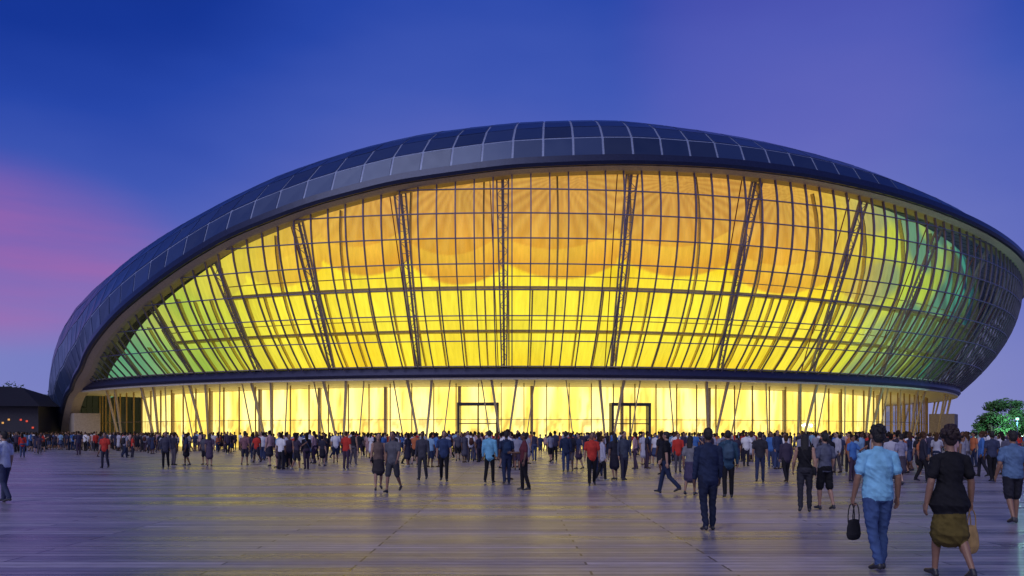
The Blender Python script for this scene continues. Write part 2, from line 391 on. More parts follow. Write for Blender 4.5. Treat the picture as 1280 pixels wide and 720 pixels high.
# ring beam, soffit, ground floor
def ring(name,sec,t0,t1,mat,step=.9):
    mb=MB(); r=list(np.arange(t0,t1,step))
    mb.sweep([pol(0,t,0) for t in r],[Vector((math.sin(math.radians(t)),-math.cos(math.radians(t)),0)) for t in r],[Vector((0,0,1))]*len(r),sec)
    return mb.obj(name,[mat],arena)
M_ring=principled('ring_beam_metal',(.045,.05,.11),.4,.4)
M_pale=principled('pale_trim',(.55,.52,.5),.5)
M_ceil=principled('soffit_white',(.7,.66,.55),.6)
ring('ring_beam',[(70.3,6.9),(71.25,6.9),(71.45,7.15),(71.35,7.75),(70.9,7.85),(70.3,7.8)],-54.5,137,M_ring)
ring('ring_ledge',[(70.9,7.853),(71.6,7.853),(71.6,7.95),(70.9,7.95)],-53.5,136,M_pale)
ring('ground_soffit',[(58,6.55),(71.1,6.7),(71.1,6.89),(58,6.85)],-55.5,138,M_ceil)
ring('concourse_floor',[(58,6.86),(70.2,6.90),(70.2,7.0),(58,7.0)],-55.5,138,M_ceil)
def gcol(t,z):  # lobby lighting, painted as emission colour on the back wall
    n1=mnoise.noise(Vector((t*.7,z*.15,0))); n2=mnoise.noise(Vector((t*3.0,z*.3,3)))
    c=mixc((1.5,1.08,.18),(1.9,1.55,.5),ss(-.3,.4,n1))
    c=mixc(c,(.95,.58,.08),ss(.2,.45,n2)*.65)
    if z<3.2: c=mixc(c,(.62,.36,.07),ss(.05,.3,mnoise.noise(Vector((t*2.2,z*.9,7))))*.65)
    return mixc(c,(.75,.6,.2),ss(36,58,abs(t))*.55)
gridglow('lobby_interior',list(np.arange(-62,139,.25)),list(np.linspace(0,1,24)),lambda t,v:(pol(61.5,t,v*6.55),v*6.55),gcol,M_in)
gg=MB(); gf=MB()
for t in np.arange(-56,137,1.9):
    q=[pol(67.3,t,0.02),pol(67.3,t+1.9,0.02),pol(67.3,t+1.9,6.6),pol(67.3,t,6.6)]
    f=.9+.1*rng.random(); gg.add(q,[(0,1,2,3)],0,(f,f,f*.95))
    aa=math.radians(t); side=Vector((math.cos(aa),math.sin(aa),0))
    gf.beam(pol(67.3,t,0),pol(67.3,t,6.6),.08,.16,side)
    gf.beam(pol(67.3,t,3.0),pol(67.3,t+1.9,3.0),.06,.10,Vector((0,0,1)))
gg.obj('lobby_glass',[M_glass],arena,colattr='pc'); 
M_bronze=principled('bronze_frame',(.30,.20,.09),.45,.4)
gf.obj('lobby_mullions',[M_bronze],arena)
st=MB()
for i,t in enumerate(tcol):
    if t>100 : continue
    aa=math.radians(t); side=Vector((math.cos(aa),math.sin(aa),0))
    for dt in(-1.0,1.0):
        st.beam(pol(69.0,t+dt*.2,0),pol(70.3,t+dt,6.9),.16,.16,side,w2=.24)
    st.box(pol(69.0,t,.12),(1.1,.8,.24),aa)
    mid=t+3.6
    if abs(t)<36:
        for dt in(-2.0,2.0): st.beam(pol(69.2,mid+dt*1.0,0),pol(70.0,mid+dt*.6,6.9),.10,.10,side)
    st.beam(pol(64.2,mid-1.2,0),pol(64.2,mid-1.2,6.5),.30,.30,side)
st.obj('raking_struts',[principled('strut_paint',(.50,.40,.25),.5,.1)],arena)
# entrance portals
pt=MB()
for t in(-2.8,9.9):
    aa=math.radians(t); side=Vector((math.cos(aa),math.sin(aa),0))
    c=pol(67.9,t,0)
    for s_ in(-1.9,-.0,1.9): pt.beam(c+side*s_,c+side*s_+Vector((0,0,4.4)),.24 if s_ else .12,.9 if s_ else .3,side)
    pt.beam(c-side*2.02+Vector((0,0,4.5)),c+side*2.02+Vector((0,0,4.5)),.30,.95,Vector((0,0,1)))
    pt.beam(c-side*1.8+Vector((0,0,2.6)),c+side*1.8+Vector((0,0,2.6)),.10,.2,Vector((0,0,1)))
pt.obj('entrance_portals',[principled('portal_dark',(.03,.03,.045),.4)],arena)
# concrete abutments
ab=MB()
for t in(-53.5,56.5):
    aa=math.radians(t)
    ab.box(pol(69.6,t,2.1),(5.0,3.0,4.2),aa); ab.box(pol(69.4,t,.35),(6.4,4.2,.7),aa)
ab.obj('concrete_abutment',[principled('concrete',(.36,.31,.27),.8,bump=.3)],arena)

# ------------------------------------------------------------------ trees, left buildings
def leafmat(name):
    m,nt,out=newmat(name); L=nt.links
    b=N(nt,'ShaderNodeBsdfPrincipled'); at=N(nt,'ShaderNodeVertexColor'); at.layer_name='pc'
    L.new(at.outputs[0],b.inputs['Base Color']); b.inputs['Roughness'].default_value=.6
    L.new(b.outputs[0],out.inputs[0]); return m
M_leaf=leafmat('foliage'); M_bark=principled('bark',(.05,.04,.03),.9)
def tree(name,x,y,h,spread,nl=3500,seed=0):
    r=np.random.default_rng(seed); mb=MB()
    top=Vector((x,y,h*.55)); mb.beam((x,y,0),top,.32,.32,w2=.18,mi=1)
    cl=[]
    for i in range(13):
        a=r.random()*6.28; rr=spread*(.2+.65*r.random()); z=h*(.30+.60*r.random())
        c=Vector((x+rr*math.cos(a)*(1.1-z/h*.5),y+rr*math.sin(a),z)); cl.append((c,spread*(.25+.22*r.random())))
        mb.beam(Vector((x,y,h*(.15+.2*r.random()))),c,.12,.12,w2=.04,mi=1)
    for i in range(nl):
        c,R=cl[r.integers(len(cl))]
        d=r.normal(size=3); d/=np.linalg.norm(d); d*=R*(r.random()**.4); d[2]*=.75
        p=c+Vector(d); s_=.10+.12*r.random()
        u=Vector(r.normal(size=3)).normalized(); v=u.orthogonal().normalized()
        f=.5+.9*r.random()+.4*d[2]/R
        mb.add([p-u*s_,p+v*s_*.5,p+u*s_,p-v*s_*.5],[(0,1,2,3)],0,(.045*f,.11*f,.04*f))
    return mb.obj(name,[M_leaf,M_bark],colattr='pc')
k=0
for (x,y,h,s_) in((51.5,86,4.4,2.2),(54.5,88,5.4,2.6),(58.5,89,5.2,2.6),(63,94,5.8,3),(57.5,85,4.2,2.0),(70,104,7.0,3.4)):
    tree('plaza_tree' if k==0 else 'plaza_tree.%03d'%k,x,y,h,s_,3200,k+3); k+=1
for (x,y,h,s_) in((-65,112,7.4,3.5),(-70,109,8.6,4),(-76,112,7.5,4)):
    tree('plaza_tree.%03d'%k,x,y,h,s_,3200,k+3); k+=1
M_lg=emis('lamp_green' ,(.4,1,.7),3)
for i,(x,y) in enumerate(((51.8,82.0),(54.6,82.4))):
    mb=MB(); mb.beam((x,y,0),(x,y,3.2),.1,.1,mi=0,w2=.07); mb.box((x,y,3.3),(.34,.34,.12),0,0); mb.box((x,y,3.12),(.2,.2,.22),.4,1)
    o=mb.obj('garden_lamp' if i==0 else 'garden_lamp.001',[M_rim,M_lg])
    l=bpy.data.lights.new('lamp_light','POINT'); l.energy=1500; l.color=(.45,1,.72); l.shadow_soft_size=.15
    lo=bpy.data.objects.new('lamp_light',l); lo.location=(x,y,2.7); COL.objects.link(lo); lo.parent=o
# left dark pavilion
pv=empty('pavilion_building'); mb=MB()
mb.box((-72,104,2.6),(24,10,5.2),.12); 
vs=[(-86,97.2,5.1),(-58.6,99.4,5.0),(-58.9,111,5.2),(-86,109,5.3),(-84,103,8.6),(-64,104.5,7.6)]
mb.add(vs,[(0,1,5,4),(1,2,5),(2,3,4,5),(3,0,4),(3,2,1,0)],1)
mb.obj('walls_and_roof',[principled('dark_wall',(.03,.03,.045),.8),principled('dark_roof',(.015,.015,.025),.8,spec=.2)],pv)
mb=MB()
M_w1=emis('window_warm',(1,.5,.15),.8); M_w2=emis('window_red',(1,.12,.08),.7)
for i in range(34):
    x=-83.2+i*.7; y=104+(x+72)*math.tan(.12)-5.10
    if rng.random()<.6: mb.box((x,y,2.3+1.5*rng.random()),(.22,.06,.22),.12,int(rng.random()<.4))
mb.obj('lit_windows',[M_w1,M_w2],pv)

# ------------------------------------------------------------------ people
matcache={}
def cmat(kind,c):
    key=(kind,tuple(round(v,3) for v in c))
    if key not in matcache:
        if kind=='skin': matcache[key]=principled('skin',c,.5,0,20,.08)
        elif kind=='hair': matcache[key]=principled('hair',c,.6,0,60,.5,bump=.8)
        elif kind=='shoe': matcache[key]=principled('shoe_leather',c,.4,0,20,.1)
        else: matcache[key]=principled('cloth_'+kind,c,.85,0,9,.22,bump=.5,spec=.2)
    return matcache[key]
def vec(*a): return np.array(a,float)
def nrm(v): return v/np.linalg.norm(v)
class Body:
    def __init__(s): s.pr=[]
    def tube(s,pts,rad,mat,side=(1,0,0)):
        s.pr.append(('t',[np.array(p,float) for p in pts],[(r if isinstance(r,tuple) else (r,r)) for r in rad],mat,np.array(side,float)))
    def ell(s,c,r,mat): s.pr.append(('e',np.array(c,float),np.array(r,float),mat,None))
def frame(T,S):
    U=S-T*S.dot(T)
    if np.linalg.norm(U)<.15:
        S2=vec(0,1,0) if abs(T[1])<.9 else vec(0,0,1); U=S2-T*S2.dot(T)
    U=nrm(U); return U,np.cross(T,U)
def prim_mesh(p,Mr=14):
    V=[];F=[]
    if p[0]=='e':
        c,r=p[1],p[2]; nl,nm=8,12
        V.append(c+vec(0,0,r[2]))
        for i in range(1,nl):
            a=math.pi*i/nl
            for j in range(nm):
                b=2*math.pi*j/nm; V.append(c+vec(r[0]*math.sin(a)*math.cos(b),r[1]*math.sin(a)*math.sin(b),r[2]*math.cos(a)))
        V.append(c-vec(0,0,r[2])); n=len(V)-1
        for j in range(nm): F.append((0,1+j,1+(j+1)%nm)); F.append((n,1+(nl-2)*nm+(j+1)%nm,1+(nl-2)*nm+j))
        for i in range(nl-2):
            for j in range(nm):
                a=1+i*nm; b=a+nm; k=(j+1)%nm; F.append((a+j,b+j,b+k,a+k))
        return V,F
    pts,rad,S=p[1],p[2],p[4]; rings=[]
    n=len(pts)
    for i in range(n):
        T=nrm(pts[min(i+1,n-1)]-pts[max(i-1,0)]); rings.append((pts[i],T,rad[i]))
    full=[]
    m0=min(rad[0])*.8; m1=min(rad[-1])*.8
    c,T,r=rings[0]
    for q in(0.95,.6): full.append((c-T*m0*q,T,tuple(x*math.sqrt(1-q*q) for x in r)))
    full+=rings
    c,T,r=rings[-1]
    for q in(.6,.95): full.append((c+T*m1*q,T,tuple(x*math.sqrt(1-q*q) for x in r)))
    for c,T,r in full:
        U,W=frame(T,S)
        for j in range(Mr):
            a=2*math.pi*j/Mr; V.append(c+U*r[0]*math.cos(a)+W*r[1]*math.sin(a))
    for i in range(len(full)-1):
        for j in range(Mr):
            k=(j+1)%Mr; F.append((i*Mr+j,i*Mr+k,(i+1)*Mr+k,(i+1)*Mr+j))
    F.append(tuple(range(Mr-1,-1,-1))); F.append(tuple((len(full)-1)*Mr+j for j in range(Mr)))
    return V,F
def prim_dist(p,Q):
    if p[0]=='e':
        q=(Q-p[1])/p[2]; return (np.linalg.norm(q,axis=1)-1)*min(p[2])
    best=np.full(len(Q),1e9); pts,rad,S=p[1],p[2],p[4]
    for i in range(len(pts)-1):
        d=pts[i+1]-pts[i]; Ln=np.linalg.norm(d)
        if Ln<1e-6: continue
        T=d/Ln; U,W=frame(T,S)
        s=np.clip(((Q-pts[i])@T)/Ln,0,1); off=Q-(pts[i]+s[:,None]*d)
        a=rad[i][0]*(1-s)+rad[i+1][0]*s; b=rad[i][1]*(1-s)+rad[i+1][1]*s; mn=np.minimum(a,b)
        q=np.sqrt((off@U/a)**2+(off@W/b)**2+(off@T/mn)**2); best=np.minimum(best,(q-1)*mn)
    return best
def rot_dir(sw,abd,side):  # pointing down, swing forward(+Y)
    return nrm(vec(side*math.sin(abd),math.sin(sw),-math.cos(sw)*math.cos(abd)))
def build_person(name,o,voxel,mats):
    """o: pose and clothing options; faces +Y. returns mesh"""
    B=Body(); R=math.radians; fem=o.get('fem',0); bulk=o.get('bulk',1.0)
    st=o.get('stride',0); lead=o.get('lead',1)
    hipz=.90; sh=.170 if fem else .188
    top=o.get('top','tee'); bot=o.get('bot','jeans')
    for sd in(-1,1):
        f=(1 if sd==lead else -1)*st
        th=R(26)*f if f>0 else R(20)*f
        kb=R(6)+ (R(4)*abs(f) if f>0 else R(30)*abs(f))
        hip=vec(sd*.085,0,hipz); d1=nrm(vec(sd*.02,math.sin(th),-math.cos(th))); knee=hip+d1*.43
        a2=th-kb; d2=nrm(vec(sd*.0,math.sin(a2),-math.cos(a2))); ank=knee+d2*.40
        foot_p=(R(12)*f if f>0 else R(28)*f)
        toe=ank+vec(sd*.02,math.cos(foot_p)*.155,-.055+math.sin(foot_p)*.155); heel=ank+vec(0,-.045*math.cos(foot_p),-.055-math.sin(foot_p)*.045)
        tw=.088*bulk
        if bot=='jeans':
            B.tube([hip,hip+d1*.2,knee,knee+d2*.2,ank+d2*-.01],[(tw+.004,tw+.012),(.082*bulk,.088*bulk),(.063,.066),(.06,.062),(.052,.058)],'bottom')
            B.tube([knee+d2*.3,ank],[.04,.035],'skin')
        elif bot=='shorts':
            B.tube([hip,hip+d1*.2,hip+d1*.40],[(tw+.004,tw+.012),(.09,.094),(.083,.086)],'bottom')
            B.tube([hip+d1*.3,knee,knee+d2*.12,knee+d2*.25,ank],[(.066,.07),(.052,.056),(.053,.058),(.04,.044),(.032,.036)],'skin')
        else:
            B.tube([hip,hip+d1*.2,knee,knee+d2*.12,knee+d2*.25,ank],[(.08,.085),(.07,.074),(.05,.054),(.05,.056),(.038,.042),(.03,.034)],'legs' if 'legs' in mats else 'skin')
        B.tube([heel+vec(0,.01,0),ank*.45+toe*.3+heel*.25,toe],[(.033,.036),(.04,.04),(.036,.026)],'shoe')
        B.tube([ank,heel*.5+ank*.5],[.036,.034],'shoe')
    w=bulk
    B.tube([vec(0,-.01,.87),vec(0,0,.97)],[(.155*w,.11*w),(.152*w,.108*w)],'bottom')
    wa=.125*w if fem else .148*w
    if top=='peplum':
        B.tube([vec(0,0,.86),vec(0,0,.98),vec(0,0,1.12),vec(0,.0,1.27),vec(0,-.01,1.38),vec(0,-.012,1.44)],[(.235,.175),(.19,.14),(.14,.105),(.155,.12),(.14,.095),(.07,.065)],'top')
    else:
        hz=.90 if top!='jacket' else .84
        B.tube([vec(0,0,hz),vec(0,0,1.0),vec(0,0,1.10),vec(0,0,1.27),vec(0,-.01,1.38),vec(0,-.012,1.455)],
           [(.172*w,.128*w),(.163*w,.12*w),(wa+.012,.112*w),(.172*w*(.93 if fem else 1),.124*w),(.155,.098),(.072,.068)],'top')
    if fem: B.ell(vec(0,-.05,.93),vec(.155,.09,.1),'top' if top=='dress' else 'bottom')
    if bot in('skirt',) or top=='dress':
        kz=o.get('hem',.50)
        B.tube([vec(0,0,1.02),vec(0,0,.9),vec(0,0,.7),vec(0,.0,kz)],[(.13,.10),(.172,.135),(.185,.155),(.19+.04*st,.17+.05*st)],'top' if top=='dress' else 'bottom')
    B.tube([vec(-sh+.02,-.01,1.395),vec(0,-.015,1.435),vec(sh-.02,-.01,1.395)],[(.050,.052),(.055,.06),(.050,.052)],'top',side=(0,0,1))
    for sd in(-1,1):
        A=o.get('armL' if sd<0 else 'armR',(0,8,12))
        sw,abd,eb=[R(v) for v in A]
        S_=vec(sd*sh,-.01,1.39); d1=rot_dir(sw,abd,sd); el=S_+d1*.28
        d2=nrm(rot_dir(sw+eb,abd*.4,sd)); wr=el+d2*.245
        if top in('tee','dress','peplum'):
            B.tube([S_,S_+d1*.08,S_+d1*.19],[(.062,.060),(.061,.062),(.064,.066)],'top'); a0=S_+d1*.12
        elif top=='tank':
            a0=S_; B.ell(S_,vec(.055,.055,.06),'skin')
        else:
            B.tube([S_,S_+d1*.14,el,wr-d2*.02],[(.062,.061),(.056,.056),(.05,.05),(.038,.04)],'top'); a0=el-d1*.03
        if top=='jacket': B.tube([wr-d2*.06,wr],[(.027,.03),(.026,.03)],'skin')
        else: B.tube([a0,el,el+d2*.07,wr],[(.045,.048),(.039,.041),(.040,.041),(.026,.03)],'skin')
        Fd=d2; W=vec(0,1,0)-Fd*Fd[1]; W=nrm(W) if np.linalg.norm(W)>.2 else vec(0,0,1); Nn=np.cross(Fd,W); 
        if Nn[0]*sd>0: Nn=-Nn    # towards body
        pe=wr+Fd*.085
        B.tube([wr,wr+Fd*.04,pe],[(.028,.02),(.040,.017),(.041,.016)],'skin',side=tuple(W))
        grip=o.get('grip'+('L' if sd<0 else 'R'),0)
        for q,(off,ln) in enumerate(((.031,.072),(.0105,.082),(-.0105,.077),(-.031,.06))):
            b0=pe+W*off-Fd*.008; c1=.35 if not grip else 1.1; c2=.8 if not grip else 2.3
            e1=b0+(Fd*math.cos(c1*.6)+Nn*math.sin(c1*.6))*ln*.45; e2=e1+(Fd*math.cos(c1*1.3)+Nn*math.sin(c1*1.3))*ln*.32; e3=e2+(Fd*math.cos(c2)+Nn*math.sin(c2))*ln*.25
            B.tube([b0,e1,e2,e3],[.0098,.0092,.0088,.0078],'skin')
        tb=wr+Fd*.02+W*.03; B.tube([tb,tb+Fd*.035+W*.022,tb+Fd*.068+W*.022+Nn*.012],[.0125,.011,.009],'skin')
        bag=o.get('bag'+('L' if sd<0 else 'R'))
        hc=pe+Fd*.01+Nn*.02
        if bag:
            bw,bh,bd=bag
            for dy in(-.03,.03):
                pts=[hc+vec(dy+math.sin(a)*bw*.30*.8,math.sin(a)*bw*.30*.6,-.17+.17*math.cos(a)) for a in np.linspace(-1.9,1.9,9)]
                B.tube(pts,[.008]*9,'bag')
            zc=hc[2]-.22
            B.tube([vec(hc[0],hc[1],zc+.01),vec(hc[0],hc[1],zc-bh*.35),vec(hc[0],hc[1],zc-bh*.8),vec(hc[0],hc[1],zc-bh)],[(bw*.78/2,bd*.5),(bw*.95/2,bd*.8),(bw/2,bd),(bw*.45,bd*.85)],'bag',side=(.85,.5,0))
    if o.get('pack'):
        B.tube([vec(0,-.16,1.05),vec(0,-.185,1.2),vec(0,-.165,1.36)],[(.13,.075),(.14,.085),(.11,.06)],'bag')
        for sd in(-1,1): B.tube([vec(sd*.09,-.12,1.38),vec(sd*.1,-.02,1.475),vec(sd*.11,.1,1.38),vec(sd*.12,.1,1.2)],[.018]*4,'bag')
    if o.get('sling'):
        B.tube([vec(-.1,-.09,1.44),vec(.02,-.13,1.2),vec(.17,-.07,1.0)],[.014]*3,'bag'); B.tube([vec(.20,-.05,.98),vec(.205,.0,.88)],[(.04,.11),(.05,.13)],'bag')
    hy=.012; hx=math.sin(R(o.get('tilt',0)))*.02
    B.tube([vec(0,-.02,1.42),vec(hx*.5,0,1.55)],[(.052,.056),(.049,.052)],'skin')
    hc=vec(hx,hy,1.635)
    yaw=R(o.get('yaw',0)); cy,sy=math.cos(yaw),math.sin(yaw)
    def H(x,y,z): return hc+vec(x*cy-y*sy,x*sy+y*cy,z)
    B.ell(H(0,0,.01),vec(.073,.09,.105),'skin'); B.ell(H(0,.025,-.055),vec(.052,.062,.062),'skin')
    B.ell(H(0,.096,-.02),vec(.013,.018,.022),'skin')
    for sd in(-1,1):
        B.ell(H(sd*.076,-.005,-.015),vec(.012,.02,.032),'skin'); B.ell(H(sd*.03,.082,.008),vec(.014,.01,.007),'eye')
        B.ell(H(sd*.03,.086,.03),vec(.018,.008,.005),'hair')
    B.ell(H(0,.083,-.062),vec(.024,.01,.007),'lip')
    hr=o.get('hair','short')
    B.ell(H(0,-.018,.035),vec(.083,.094,.092),'hair'); B.ell(H(0,-.045,-.01),vec(.074,.066,.085),'hair')
    if hr=='curly':
        r=np.random.default_rng(3)
        for i in range(26):
            a=r.random()*6.28; e=r.random()*1.3-.1; B.ell(H(.078*math.cos(a)*math.cos(e),-.022+.085*math.sin(a)*math.cos(e)*(1 if math.sin(a)<.3 else .7),.045+.088*math.sin(e)),vec(.026,.026,.024),'hair')
    if hr=='afro':
        r=np.random.default_rng(5)
        B.ell(H(0,-.03,.05),vec(.1,.1,.098),'hair')
        for i in range(34):
            a=r.random()*6.28; e=r.random()*1.9-.5; B.ell(H(.098*math.cos(a)*math.cos(e),-.035+.095*math.sin(a)*math.cos(e)*(1 if math.sin(a)<.2 else .5),.05+.095*math.sin(e)),vec(.026,.026,.024),'hair')
    if hr=='long':
        B.tube([H(0,-.055,.02),H(0,-.075,-.1),H(0,-.10,-.24)],[(.085,.055),(.09,.045),(.075,.03)],'hair')
    if hr=='bun': B.ell(H(0,-.09,.09),vec(.045,.045,.042),'hair')
    if hr=='pony': B.tube([H(0,-.10,.05),H(0,-.14,-.03),H(0,-.13,-.14)],[.026,.03,.014],'hair')
    V=[];F=[]
    for p in B.pr:
        a,b=prim_mesh(p); o_=len(V); V.extend(a); F.extend([tuple(o_+i for i in f) for f in b])
    me=bpy.data.meshes.new('tmp'); me.from_pydata([tuple(v) for v in V],[],F); me.update()
    ob=bpy.data.objects.new('tmp',me); COL.objects.link(ob)
    md=ob.modifiers.new('r','REMESH'); md.mode='VOXEL'; md.voxel_size=voxel; md.use_smooth_shade=True
    sm=ob.modifiers.new('s','SMOOTH'); sm.factor=.5; sm.iterations=2
    dg=bpy.context.evaluated_depsgraph_get(); dg.update()
    res=bpy.data.meshes.new_from_object(ob.evaluated_get(dg),preserve_all_data_layers=True,depsgraph=dg); res.name=name
    bpy.data.objects.remove(ob); bpy.data.meshes.remove(me)
    nf=len(res.polygons); ce=np.zeros(nf*3,dtype=np.float32); res.polygons.foreach_get('center',ce); ce=ce.reshape(-1,3).astype(float)
    D=np.nan_to_num(np.stack([prim_dist(p,ce) for p in B.pr],1),nan=1e9); idx=D.argmin(1)
    keys=['skin','top','bottom','shoe','hair','bag','eye','lip','legs']
    res.materials.clear()
    for kx in keys: res.materials.append(mats.get(kx,mats['skin']))
    pm=np.array([keys.index(p[3]) for p in B.pr]); fm=pm[idx].astype(np.int32)
    res.polygons.foreach_set('material_index',fm); res.polygons.foreach_set('use_smooth',np.ones(nf,dtype=bool))
    nv=len(res.vertices); co=np.zeros(nv*3,dtype=np.float32); res.vertices.foreach_get('co',co); co=co.reshape(-1,3)
    if voxel<.013:  # cloth folds
        cloth=np.zeros(nv,bool)
        for pl in res.polygons:
            if fm[pl.index] in(1,2):
                for v in pl.vertices: cloth[v]=True
        nr=np.zeros(nv*3,dtype=np.float32); res.vertices.foreach_get('normal',nr); nr=nr.reshape(-1,3)
        for i in np.nonzero(cloth)[0]:
            p=co[i]; q=Vector((p[0]*7,p[1]*7,p[2]*11+p[0]*6))
            h=abs(mnoise.noise(q))*-.022+mnoise.noise(q*2.3)*.005+.005
            co[i]+=nr[i]*h
    co[:,2]-=co[:,2].min()
    res.vertices.foreach_set('co',co.ravel()); res.update()
    return res
SK=[(.38,.22,.15),(.26,.14,.09),(.12,.06,.04),(.45,.29,.21)]
def M(top,bot,skin=0,hair=(.012,.01,.01),shoe=(.03,.03,.035),bag=(.02,.02,.025),legs=None):
    d=dict(skin=cmat('skin',SK[skin]),top=cmat('top',top),bottom=cmat('bottom',bot),hair=cmat('hair',hair),shoe=cmat('shoe',shoe),bag=cmat('bag',bag),eye=cmat('shoe',(.01,.01,.01)),lip=cmat('skin',(.3,.1,.08)))
    if legs: d['legs']=cmat('bottom',legs)
    return d
npc=0
def place(px,feet,rot,o,mats,voxel,H=1.76,name=None):
    global npc
    d=1700/(feet-541.0); x=(px-640)/1000*d
    nm=name or 'pedestrian'
    me=build_person(nm,o,voxel,mats); ob=bpy.data.objects.new(nm,me); COL.objects.link(ob)
    ob.location=(x,d,0.0); ob.rotation_euler=(0,0,math.radians(rot)); s=H/1.76; ob.scale=(s,s,s); npc+=1
    return ob
NAVY=(.02,.03,.07);BLK=(.012,.012,.016);LB=(.22,.50,.72);JEAN=(.05,.09,.22);RED=(.45,.04,.03);GREY=(.18,.18,.2);OLV=(.10,.075,.02)
place(1097,712,2,dict(top='tee',bot='jeans',hair='curly',stride=.35,lead=1,armL=(2,12,14),armR=(-4,11,16),gripL=1,bagL=(.26,.2,.05),bulk=1.12),M(LB,JEAN,1,bag=(.015,.015,.02)),.0065,1.78,'walking_man')
place(1187,724,0,dict(fem=1,top='peplum',bot='skirt',hem=.52,hair='afro',stride=.55,lead=-1,armL=(-6,14,18),armR=(4,18,10),gripR=1,bagR=(.36,.26,.07),bulk=1.08),M(BLK,OLV,1,bag=(.42,.27,.10),hair=(.02,.008,.008)),.0065,1.76,'walking_woman')
place(885,663,5,dict(top='jacket',bot='jeans',stride=.25,hair='short',armL=(0,7,10),armR=(3,7,14),bulk=1.05),M(NAVY,(.015,.02,.045),2),.011,1.78)
place(1006,640,-20,dict(fem=1,top='tank',bot='jeans',hair='long',stride=.4,armL=(8,12,30),armR=(-8,9,14),sling=1),M(BLK,(.03,.03,.04),0),.012,1.68)
place(1031,637,12,dict(fem=1,top='tee',bot='shorts',hair='pony',stride=.3,lead=-1,armL=(0,10,20),armR=(0,9,25)),M((.10,.11,.16),BLK,0),.012,1.70)
place(1266,654,-8,dict(top='tee',bot='shorts',hair='short',stride=.4,armL=(-6,12,30),armR=(8,10,20),bulk=1.1),M((.10,.17,.30),(.02,.02,.03),1),.012,1.74)
place(910,622,-10,dict(top='jacket',bot='jeans',stride=.3,pack=1),M((.03,.07,.12),BLK,0,bag=(.05,.09,.14)),.014)
place(833,617,60,dict(top='tee',bot='jeans',stride=.8,armL=(-15,8,10),armR=(18,8,20)),M(BLK,NAVY,0),.014)
place(863,619,-30,dict(fem=1,top='tee',bot='skirt',stride=.4,hair='long'),M(GREY,(.06,.05,.10),1),.014,1.62)
place(655,613,100,dict(top='tee',bot='jeans',stride=.2,armR=(20,8,70)),M((.12,.03,.04),BLK,2),.014,1.7)
place(612,604,-15,dict(top='jacket',bot='jeans',stride=.35),M((.16,.42,.62),BLK,0),.014,1.78)
place(633,605,10,dict(top='tee',bot='jeans',stride=.25,pack=1),M(NAVY,NAVY,2,bag=(.02,.04,.09)),.014,1.74)
place(528,600,170,dict(top='jacket',bot='jeans',stride=.4),M((.05,.05,.07),(.04,.04,.05),2),.014,1.75)
place(555,602,185,dict(top='tee',bot='jeans',stride=.5,lead=-1,armL=(15,8,20),armR=(-12,8,15)),M((.03,.05,.12),BLK,0),.014,1.78)
place(473,613,195,dict(fem=1,top='tank',bot='skirt',hem=.6,hair='long',stride=.5,sling=1),M((.13,.09,.08),(.04,.035,.04),0),.014,1.7)
place(491,616,165,dict(top='tee',bot='shorts',stride=.7,armL=(20,8,20),armR=(-15,8,20)),M((.10,.10,.12),(.05,.05,.06),1),.014,1.76)
place(740,607,180,dict(top='tee',bot='jeans',stride=.4),M(RED,BLK,1),.015,1.72)
place(768,600,20,dict(fem=1,top='dress',bot='none',hair='long',stride=.2),M((.03,.03,.05),BLK,0),.015,1.68)
place(780,601,-160,dict(top='jacket',bot='jeans',stride=.3),M((.05,.06,.09),(.03,.03,.05),0),.015,1.75)
place(707,590,0,dict(top='jacket',bot='jeans',stride=.2),M(NAVY,(.03,.05,.12),2),.015,1.75)
place(950,603,-20,dict(top='tee',bot='jeans',stride=.5),M((.03,.03,.04),(.03,.04,.09),0),.015,1.74)
place(1126,606,15,dict(fem=1,top='tee',bot='skirt',stride=.3,hair='bun'),M((.25,.25,.35),(.06,.05,.07),3),.015,1.66)
place(1240,602,-5,dict(top='tee',bot='jeans',stride=.3),M((.04,.05,.10),BLK,2),.015,1.74)
place(1262,606,170,dict(top='jacket',bot='jeans',stride=.3),M((.08,.08,.12),BLK,1),.015,1.74)
place(5,628,80,dict(top='tee',bot='jeans',stride=.4,hair='short'),M((.55,.6,.7),(.04,.05,.1),0),.013,1.74)
place(131,585,180,dict(top='tee',bot='jeans',stride=.3),M(RED,(.03,.03,.05),0),.016,1.7)
place(207,585,190,dict(top='jacket',bot='jeans',stride=.3),M((.05,.05,.08),BLK,0),.016,1.75)
place(262,583,10,dict(fem=1,top='dress',bot='none',hair='long'),M((.08,.06,.10),BLK,0),.016,1.68)
place(306,582,0,dict(top='tee',bot='shorts',stride=.4),M((.2,.1,.12),(.03,.03,.05),1),.016,1.75)

# crowd instances
def randmat(name,cols,k,rough=.85):
    m,nt,out=newmat(name); L=nt.links
    b=N(nt,'ShaderNodeBsdfPrincipled'); b.inputs['Roughness'].default_value=rough; b.inputs['Specular IOR Level'].default_value=.2
    oi=N(nt,'ShaderNodeObjectInfo'); ml=N(nt,'ShaderNodeMath',operation='MULTIPLY'); ml.inputs[1].default_value=k; L.new(oi.outputs['Random'],ml.inputs[0])
    fr=N(nt,'ShaderNodeMath',operation='FRACT'); L.new(ml.outputs[0],fr.inputs[0])
    cr=N(nt,'ShaderNodeValToRGB'); cr.color_ramp.interpolation='CONSTANT'; e=cr.color_ramp.elements
    e[0].color=rgba(cols[0]); e[1].position=1/len(cols); e[1].color=rgba(cols[1])
    for i,c in enumerate(cols[2:]): q=e.new((i+2)/len(cols)); q.color=rgba(c)
    L.new(fr.outputs[0],cr.inputs[0]); L.new(cr.outputs[0],b.inputs['Base Color']); L.new(b.outputs[0],out.inputs[0]); return m
